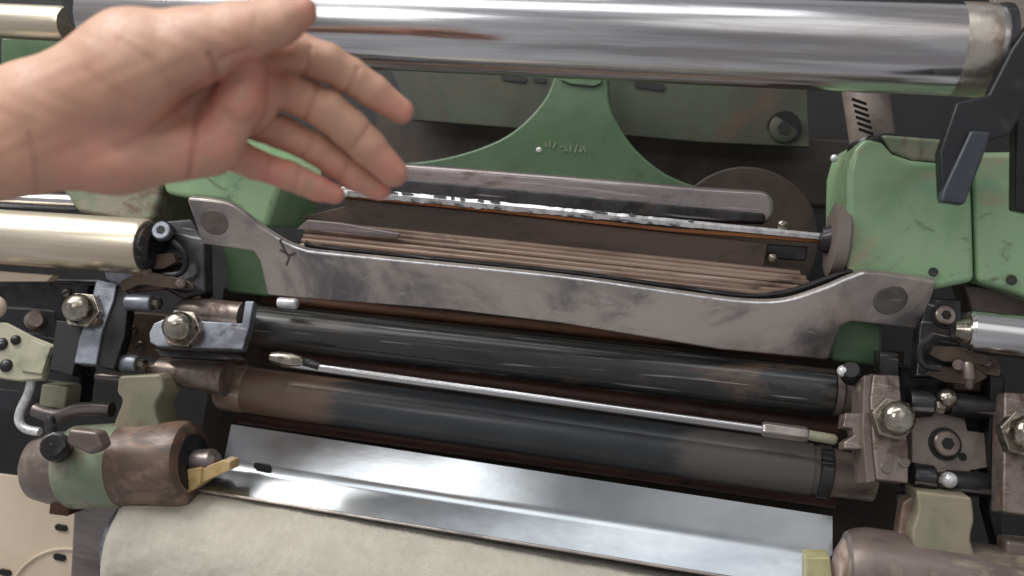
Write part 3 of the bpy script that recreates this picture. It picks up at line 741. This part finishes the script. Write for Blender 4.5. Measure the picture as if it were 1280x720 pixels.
# ------------------------------------------------------------------ left bearing housing
D_ = .02
t = thing('bearing_housing', 'round bearing housing in green and brown bands at lower left', 'housing', A(150, 620, D_))
ca, cb = A(60, 585, D_), A(242, 578, D_)
def at_(u): return ca + (cb - ca) * u
r0 = S(57, D_)
link('end_cap', MB().lathe(at_(-.1), at_(.2), [(0, r0 * .55), (.15, r0 * .75), (.5, r0 * .86), (1, r0 * .86)], 48), 'mauve_housing', t)
link('green_band', MB().lathe(at_(.19), at_(.56), [(0, r0 * .92), (.06, r0 * .98), (.94, r0), (1, r0)], 56), 'green_worn', t)
link('brown_sleeve', MB().lathe(at_(.56), at_(1.0), [(0, r0 * .99), (.85, r0 * .99), (.96, r0 * .94), (1, r0 * .82)], 56), 'brown_housing', t)
link('bore', MB().lathe(at_(.985), at_(1.012), [(0, r0 * .66), (.9, r0 * .66), (1, r0 * .6)], 40), 'black', t)
link('shaft_tip', MB().lathe(at_(1.0), at_(1.16), [(0, r0 * .3), (.8, r0 * .3), (1, r0 * .2)], 24), 'dull_steel', t)
link('arm', MB().prism(poly(curve([(148, 470), (146, 490), (152, 502), (142, 530), (140, 552)], 4) + curve([(206, 552), (196, 524), (194, 506), (204, 486), (200, 468)], 4), .03), (0, 0, -.03)), 'pale_arm', t, .003)
link('oil_plug', MB().lathe(A(72, 560, .05), A(66, 556, .075), [(0, S(20, .05)), (.5, S(19, .05)), (.55, S(14, .05)), (1, S(13, .05))], 24), 'dark_steel', t)
link('lever', MB().prism(poly([(84, 536), (120, 540), (128, 560), (112, 570), (82, 556)], .072), (0, 0, -.014)), 'mauve_housing', t, .003)
solo('grey_post', MB().prism(poly([(92, 610), (150, 618), (140, 760), (84, 760)], .01), (0, 0, -.03)), 'dull_steel',
     'dark grey post standing under the left bearing housing', 'post', .004)
solo('rusty_tab', MB().prism(poly([(64, 616), (90, 620), (84, 646), (60, 643)], .03), (0, 0, -.02)), 'rust',
     'small rusty tab hanging below the left bearing housing', 'tab', .0015)
t = thing('slotted_guard', 'beige sheet guard with black slots in the lower left corner', 'guard', A(30, 680, -.05))
link('sheet', MB().prism(poly([(-120, 560), (-20, 590), (110, 606), (104, 800), (-120, 800)], -.04), (0, 0, -.003)), 'beige_panel', t, .001)
for px, py in ((76, 660), (74, 697), (6, 716)):
    link('slot', slot_dark(px, py, 19, 9, -.0385, .05), 'black', t)
link('pressed_ring', MB().tube([A(82 + 74 * math.cos(a), 762 + 76 * math.sin(a) * -1, -.0395) for a in [R(20 + 8 * k) for k in range(18)]], S(2.5, 0), 8), 'beige_panel', t)
solo('oil_line', MB().tube([A(*q, .0) for q in curve([(44, 512), (70, 520), (100, 512), (140, 512)], 5)], S(10, 0), 12), 'dull_steel',
     'thick dull pipe running behind the left bearing housing', 'pipe')

# right lower housing
D_ = .02
t = thing('bearing_housing', 'mauve brown bearing housing in the lower right corner', 'housing', A(1140, 700, D_))
ca, cb = A(1052, 716, D_), A(1300, 752, D_)
r0 = S(56, D_)
link('barrel', MB().lathe(ca, cb, [(0, r0 * .72), (.015, r0 * .86), (.06, r0 * .95), (.12, r0), (1, r0)], 56), 'mauve_housing', t)
link('end_ring', MB().lathe(ca - nrm(cb - ca) * .004, ca, [(0, r0 * .5), (1, r0 * .7)], 40), 'brown_steel', t)
link('arm', MB().prism(poly(curve([(1146, 614), (1148, 640), (1140, 668), (1148, 700)], 4) + curve([(1226, 712), (1214, 676), (1218, 650), (1215, 622)], 4), .036), (0, 0, -.03)), 'pale_arm', t, .003)
solo('brown_lever', MB().prism(poly([(1128, 628), (1146, 616), (1148, 668), (1122, 672)], .02), (0, 0, -.014)), 'brown_steel',
     'brown lever beside the pale arm of the lower right housing', 'lever', .002)
solo('rear_cover', MB().prism(poly([(1258, 676), (1340, 684), (1340, 800), (1258, 800)], .03), (0, 0, -.02)), 'mauve_housing',
     'pale mauve cover corner at the lower right edge', 'cover', .003)

# ------------------------------------------------------------------ greasy mechanism behind the brackets
def base_plate(lab, pts, d, m, screws, bev=.0015):
    t = thing('base_plate', lab, 'plate', A(*pts[0], d))
    link('plate', MB().prism(poly(pts, d), (0, 0, -.014)), m, t, bev)
    for px, py, r in screws:
        c = A(px, py, d)
        sc = link('screw', MB().lathe(c, c + ND * S(r, d) * .6, [(0, S(r, d)), (.75, S(r, d)), (1, S(r * .85, d))], 20), 'worn_steel', t)
        link('slot', MB().hexa(c + ND * (S(r, d) * .6 + .0001), np.array((S(r * .8, d), S(r * .5, d), 0)), np.array((-S(r * .1, d), S(r * .16, d), 0)), np.array((0, 0, .0003))), 'black', sc)
base_plate('grimy brown base plate behind the left clamp bracket', [(146, 388), (236, 396), (300, 410), (296, 462), (206, 452), (150, 438)], -.026, 'brown_housing', [(166, 412, 7), (176, 432, 6)])
base_plate('dark greasy plate behind the pins right of the right nut bracket', [(1124, 456), (1258, 470), (1258, 626), (1130, 612)], -.022, 'dark_steel', [(1146, 536, 6), (1226, 500, 7), (1226, 590, 7)])
base_plate('dark cheek plate between the left bracket and the pale green bracket', [(60, 352), (112, 356), (100, 404), (96, 470), (58, 466), (70, 410)], .004, 'dark_steel', [(84, 366, 6), (66, 448, 6)])
base_plate('grey brown block above the dark shafts at the right', [(1164, 432), (1240, 438), (1252, 462), (1244, 492), (1192, 488), (1186, 462), (1160, 456)], -.006, 'brown_housing', [(1232, 452, 6)])
for k, (a, b, r, d, m, lab) in enumerate((
        ((1210, 452), (1212, 486), 6, .02, 'worn_steel', 'short worn upright pin under the right chrome roller'),
        ((120, 470), (204, 478), 6, -.004, 'dull_steel', 'thin grey rod above the pale arm at the left'),
        ((62, 520), (66, 556), 7, .04, 'dark_steel', 'short dark spindle rising from the left bearing housing'),
        ((196, 352), (252, 372), 8, .004, 'brown_steel', 'rusty spindle under the black screw block at the left'),
        ((1126, 616), (1140, 668), 8, .0, 'dark_steel', 'dark spindle beside the brown lever at lower right'),
        ((1100, 476), (1078, 474), 7, .012, 'worn_steel', 'small worn pin at the top of the right nut bracket'))):
    p, q = A(*a, d), A(*b, d)
    solo('spindle', MB().lathe(p, q, [(0, S(r * .7, d)), (.1, S(r, d)), (.62, S(r, d)), (.63, S(r * .75, d)), (.9, S(r * .75, d)), (1, S(r * .5, d))], 20), m, lab, 'spindle')
t = thing('link_chain', 'small grey linked levers under the end of the bright left roller', 'lever', A(240, 350, .012))
link('lever', MB().prism(poly(curve([(150, 352), (176, 340), (206, 344), (236, 352), (240, 362), (206, 360), (176, 356), (154, 364), (150, 352)], 4), .024), (0, 0, -.004)), 'grimy_brown', t, .0008)
link('pivot', MB().lathe(A(226, 355, .024), A(226, 355, .03), [(0, S(7, 0)), (.7, S(7, 0)), (1, S(5, 0))], 18), 'worn_steel', t)
# ------------------------------------------------------------------ the hand
def hand():
    HD = .43; U = HD / F
    cs = 2.4
    x0, x1, y0, y1, z0, z1 = -330, 530, -60, 330, -120, 105
    X = np.arange(x0, x1, cs, dtype=np.float32); Y = np.arange(y0, y1, cs, dtype=np.float32); Z = np.arange(z0, z1, cs, dtype=np.float32)
    shape = (len(X), len(Y), len(Z)); BIG = np.float32(80)
    def cone(a, b, sq=1.0):        # rounded cone, sq<1 flattens in depth
        f = np.full(shape, BIG, np.float32)
        ax, ay, az, ar = a; bx, by, bz, br = b; pad = 46
        rm = max(ar, br) + pad
        i0, i1 = np.searchsorted(X, (min(ax, bx) - rm, max(ax, bx) + rm))
        j0, j1 = np.searchsorted(Y, (min(ay, by) - rm, max(ay, by) + rm))
        k0, k1 = np.searchsorted(Z, (min(az, bz) - rm, max(az, bz) + rm))
        gx = X[i0:i1, None, None] - ax; gy = Y[None, j0:j1, None] - ay; gz = (Z[None, None, k0:k1] - az) / sq
        dx, dy, dz = bx - ax, by - ay, (bz - az) / sq
        L = dx * dx + dy * dy + dz * dz + 1e-6
        t = np.clip((gx * dx + gy * dy + gz * dz) / L, 0, 1)
        d = np.sqrt((gx - t * dx) ** 2 + (gy - t * dy) ** 2 + (gz - t * dz) ** 2) - (ar + (br - ar) * t)
        f[i0:i1, j0:j1, k0:k1] = d; return f
    def smin(a, b, k):
        h = np.maximum(k - np.abs(a - b), 0) / k
        return np.minimum(a, b) - h * h * k * .25
    def chain(pts, k=5, sq=1.0):
        f = None
        for a, b in zip(pts[:-1], pts[1:]):
            g = cone(a, b, sq); f = g if f is None else smin(f, g, k)
        return f
    # forearm and palm
    p = cone((-320, 262, -30, 74), (20, 152, -10, 62), .8)
    p = smin(p, cone((-320, 300, -30, 66), (20, 190, -10, 50), .8), 30)
    p = smin(p, cone((30, 192, -8, 47), (150, 193, -2, 46), .85), 30)          # heel of the palm
    p = smin(p, cone((150, 193, -2, 46), (262, 183, 0, 38), .8), 24)
    p = smin(p, cone((20, 145, -14, 60), (200, 130, -26, 60), .62), 30)        # back of the hand
    p = smin(p, cone((200, 130, -26, 60), (300, 120, -30, 52), .55), 24)
    p = smin(p, cone((60, 132, 4, 60), (160, 84, 22, 72), .78), 34)            # thumb muscle
    p = smin(p, cone((160, 84, 22, 70), (240, 62, 30, 50), .8), 26)
    p = smin(p, cone((304, 84, 0, 28), (298, 128, 0, 31), .9), 12)             # pads below the fingers
    p = smin(p, cone((298, 128, 0, 31), (272, 180, -4, 32), .9), 12)
    thumb = chain([(236, 56, 30, 48), (290, 40, 36, 37), (318, 36, 36, 34), (350, 26, 34, 31), (374, 16, 30, 23)], 10)
    p = smin(p, thumb, 16)
    idx = chain([(318, 66, -40, 29), (368, 64, -36, 25.5), (408, 78, -36, 24.5), (438, 95, -42, 22.5), (466, 114, -47, 21), (501, 139, -52, 16.5)], 5)
    mid = chain([(312, 104, -48, 27), (360, 114, -44, 25), (408, 137, -38, 25), (436, 160, -38, 24), (460, 184, -41, 23), (492, 216, -46, 18.5)], 5)
    rng = chain([(300, 146, -54, 25), (352, 165, -56, 21), (396, 186, -60, 20), (420, 204, -62, 19), (444, 221, -64, 18), (475, 237, -66, 14)], 5)
    pnk = chain([(278, 186, -36, 24), (318, 205, -42, 19), (360, 219, -44, 18), (378, 227, -45, 17), (396, 235, -47, 16), (419, 243, -49, 12.5)], 5)
    fg = smin(smin(smin(idx, mid, 2), rng, 2), pnk, 2)
    f = smin(p, fg, 7)
    # surface nets
    s = f < 0
    c = np.zeros(tuple(n - 1 for n in shape), np.int8)
    for a in (0, 1):
        for b in (0, 1):
            for d in (0, 1):
                c += s[a:shape[0] - 1 + a, b:shape[1] - 1 + b, d:shape[2] - 1 + d]
    act = (c > 0) & (c < 8)
    ids = np.full(act.shape, -1, np.int64); I = np.argwhere(act); ids[act] = np.arange(len(I))
    acc = np.zeros((len(I), 3)); cnt = np.zeros(len(I))
    corners = [(a, b, d) for a in (0, 1) for b in (0, 1) for d in (0, 1)]
    for ca_ in corners:
        for ax in range(3):
            if ca_[ax]: continue
            cb_ = list(ca_); cb_[ax] = 1
            fa = f[I[:, 0] + ca_[0], I[:, 1] + ca_[1], I[:, 2] + ca_[2]]; fb = f[I[:, 0] + cb_[0], I[:, 1] + cb_[1], I[:, 2] + cb_[2]]
            m = (fa < 0) != (fb < 0)
            t = np.where(m, fa / np.where(m, fa - fb, 1), 0)
            pt = np.tile(np.array(ca_, float), (len(I), 1)); pt[:, ax] += t
            acc[m] += pt[m]; cnt[m] += 1
    P = (I + acc / cnt[:, None]) * cs + np.array((x0, y0, z0))
    quads = []
    for ax in range(3):
        o1, o2 = [k for k in range(3) if k != ax]
        sl0 = [slice(None)] * 3; sl1 = [slice(None)] * 3
        sl0[ax] = slice(0, -1); sl1[ax] = slice(1, None)
        E = np.argwhere(s[tuple(sl0)] != s[tuple(sl1)])
        E = E[(E[:, o1] > 0) & (E[:, o2] > 0) & (E[:, o1] < shape[o1] - 1) & (E[:, o2] < shape[o2] - 1)]
        def cell(a, b):
            q = E.copy(); q[:, o1] -= a; q[:, o2] -= b; return ids[q[:, 0], q[:, 1], q[:, 2]]
        quads.append(np.stack((cell(0, 0), cell(1, 0), cell(1, 1), cell(0, 1)), 1))
    Q = np.concatenate(quads); Q = Q[(Q >= 0).all(1)]
    # relax a little, then press the creases in
    def normals(P):
        a = P[Q[:, 2]] - P[Q[:, 0]]; b = P[Q[:, 3]] - P[Q[:, 1]]; n = np.cross(a, b)
        return n
    e = np.concatenate([Q[:, [0, 1]], Q[:, [1, 2]], Q[:, [2, 3]], Q[:, [3, 0]]])
    deg = np.bincount(e.ravel(), minlength=len(P)).astype(float)
    for _ in range(4):
        sm = np.zeros_like(P)
        for k in range(3):
            sm[:, k] = np.bincount(e[:, 0], P[e[:, 1], k], len(P)) + np.bincount(e[:, 1], P[e[:, 0], k], len(P))
        P = P * .5 + .5 * sm / deg[:, None]
    gi = [np.clip(((P[:, k] - (x0, y0, z0)[k]) / cs).round().astype(int), 1, shape[k] - 2) for k in range(3)]
    G = np.stack([f[tuple(gi[m] + (1 if m == k else 0) for m in range(3))] - f[tuple(gi[m] - (1 if m == k else 0) for m in range(3))] for k in range(3)], 1)
    G /= np.linalg.norm(G, axis=1, keepdims=True) + 1e-6
    front = np.clip(G[:, 2] * 1.6 + .3, 0, 1)
    def pdist(line):
        L = curve(line, 5); best = np.full(len(P), 1e9)
        for a, b in zip(L[:-1], L[1:]):
            a = np.array(a); b = np.array(b); ab = b - a
            t = np.clip(((P[:, :2] - a) @ ab) / (ab @ ab + 1e-9), 0, 1)
            best = np.minimum(best, np.hypot(*(P[:, :2] - a - t[:, None] * ab).T))
        return best
    crease = np.zeros(len(P)); disp = np.zeros(len(P))
    lines = [  # (points, depth px, width px)
        ([(262, 68), (270, 86), (268, 104), (256, 122), (247, 140), (243, 170), (240, 200), (236, 222)], 3.4, 4),
        ([(266, 98), (240, 122), (214, 150), (186, 170), (150, 184)], 2.2, 8),
        ([(280, 138), (292, 150), (306, 152), (320, 142)], 1.6, 6),
        ([(272, 76), (290, 66), (312, 60)], 2.0, 4),
        ([(38, 170), (43, 190), (46, 212), (48, 240)], 1.7, 5),
        ([(20, 150), (27, 180), (30, 206)], .4, 6),
        ([(150, 50), (190, 78), (214, 110)], 1.2, 6), ([(110, 90), (150, 118), (190, 132)], 1.0, 7),
        ([(388, 60), (384, 84), (378, 96)], 2.0, 3), ([(448, 86), (440, 104), (432, 116)], 1.8, 3),
        ([(398, 106), (388, 130), (380, 152)], 2.4, 3.5), ([(462, 158), (450, 174), (438, 188)], 1.8, 3),
        ([(392, 172), (386, 186), (376, 198)], 1.8, 3), ([(436, 206), (430, 216), (424, 226)], 1.4, 3),
        ([(338, 196), (334, 212), (330, 228)], 1.8, 3), ([(376, 212), (372, 226), (368, 242)], 1.5, 3),
        ([(322, 10), (318, 34), (314, 62)], .6, 6)]
    for L, dep, wid in lines:
        g = np.exp(-(pdist(L) / wid) ** 2) * front
        disp = np.maximum(disp, g * dep); crease = np.maximum(crease, g * min(1, dep / 3.2))
    # soft hollows and swellings of the palm
    def blob(x, y, rx, ry, h): return h * np.exp(-((P[:, 0] - x) / rx) ** 2 - ((P[:, 1] - y) / ry) ** 2) * front
    disp -= blob(302, 110, 24, 46, 5) - blob(236, 128, 26, 26, 5) - blob(296, 118, 14, 16, 2.5)
    disp -= blob(283, 84, 10, 10, 3) + blob(180, 212, 70, 18, 3) + blob(262, 178, 18, 22, 3)
    disp += 1.0 * np.sin(P[:, 0] * .11 + 2 * np.sin(P[:, 1] * .07)) * np.sin(P[:, 1] * .13) * front * .5
    P = P - G * disp[:, None]
    flush = np.zeros(len(P))
    for x, y, r, h in ((300, 105, 46, .95), (245, 140, 40, .6), (265, 190, 60, .5), (500, 140, 34, .55), (491, 215, 34, .6), (474, 240, 28, .7), (410, 240, 36, .95), (340, 215, 40, .85), (340, 140, 50, .4), (120, 215, 90, .45), (395, 10, 30, .6)):
        flush = np.maximum(flush, h * np.exp(-((P[:, 0] - x) ** 2 + (P[:, 1] - y) ** 2) / r ** 2))
    # picture units -> metres
    dep = HD - P[:, 2] * U
    q = np.stack(((P[:, 0] - 640) / F * dep, -(P[:, 1] - 360) / F * dep, -dep), 1)
    wv = W(cam2m(q)); base = wv.mean(0)
    me = bpy.data.meshes.new('person')
    me.from_pydata((wv - base).tolist(), [], Q.tolist())
    bm = bmesh.new(); bm.from_mesh(me); bmesh.ops.recalc_face_normals(bm, faces=bm.faces); bm.to_mesh(me); bm.free()
    me.polygons.foreach_set('use_smooth', [True] * len(me.polygons))
    for nm, arr in (('flush', flush), ('crease', crease)):
        at = me.attributes.new(nm, 'FLOAT', 'POINT'); at.data.foreach_set('value', arr.astype(np.float32))
    me.materials.append(MATS['skin']); me.update()
    o = bpy.data.objects.new('person', me); COL.objects.link(o); o.location = Vector(base)
    o['label'] = 'bare open hand and wrist reaching in from the left with the palm showing'
    o['category'] = 'person'
hand()
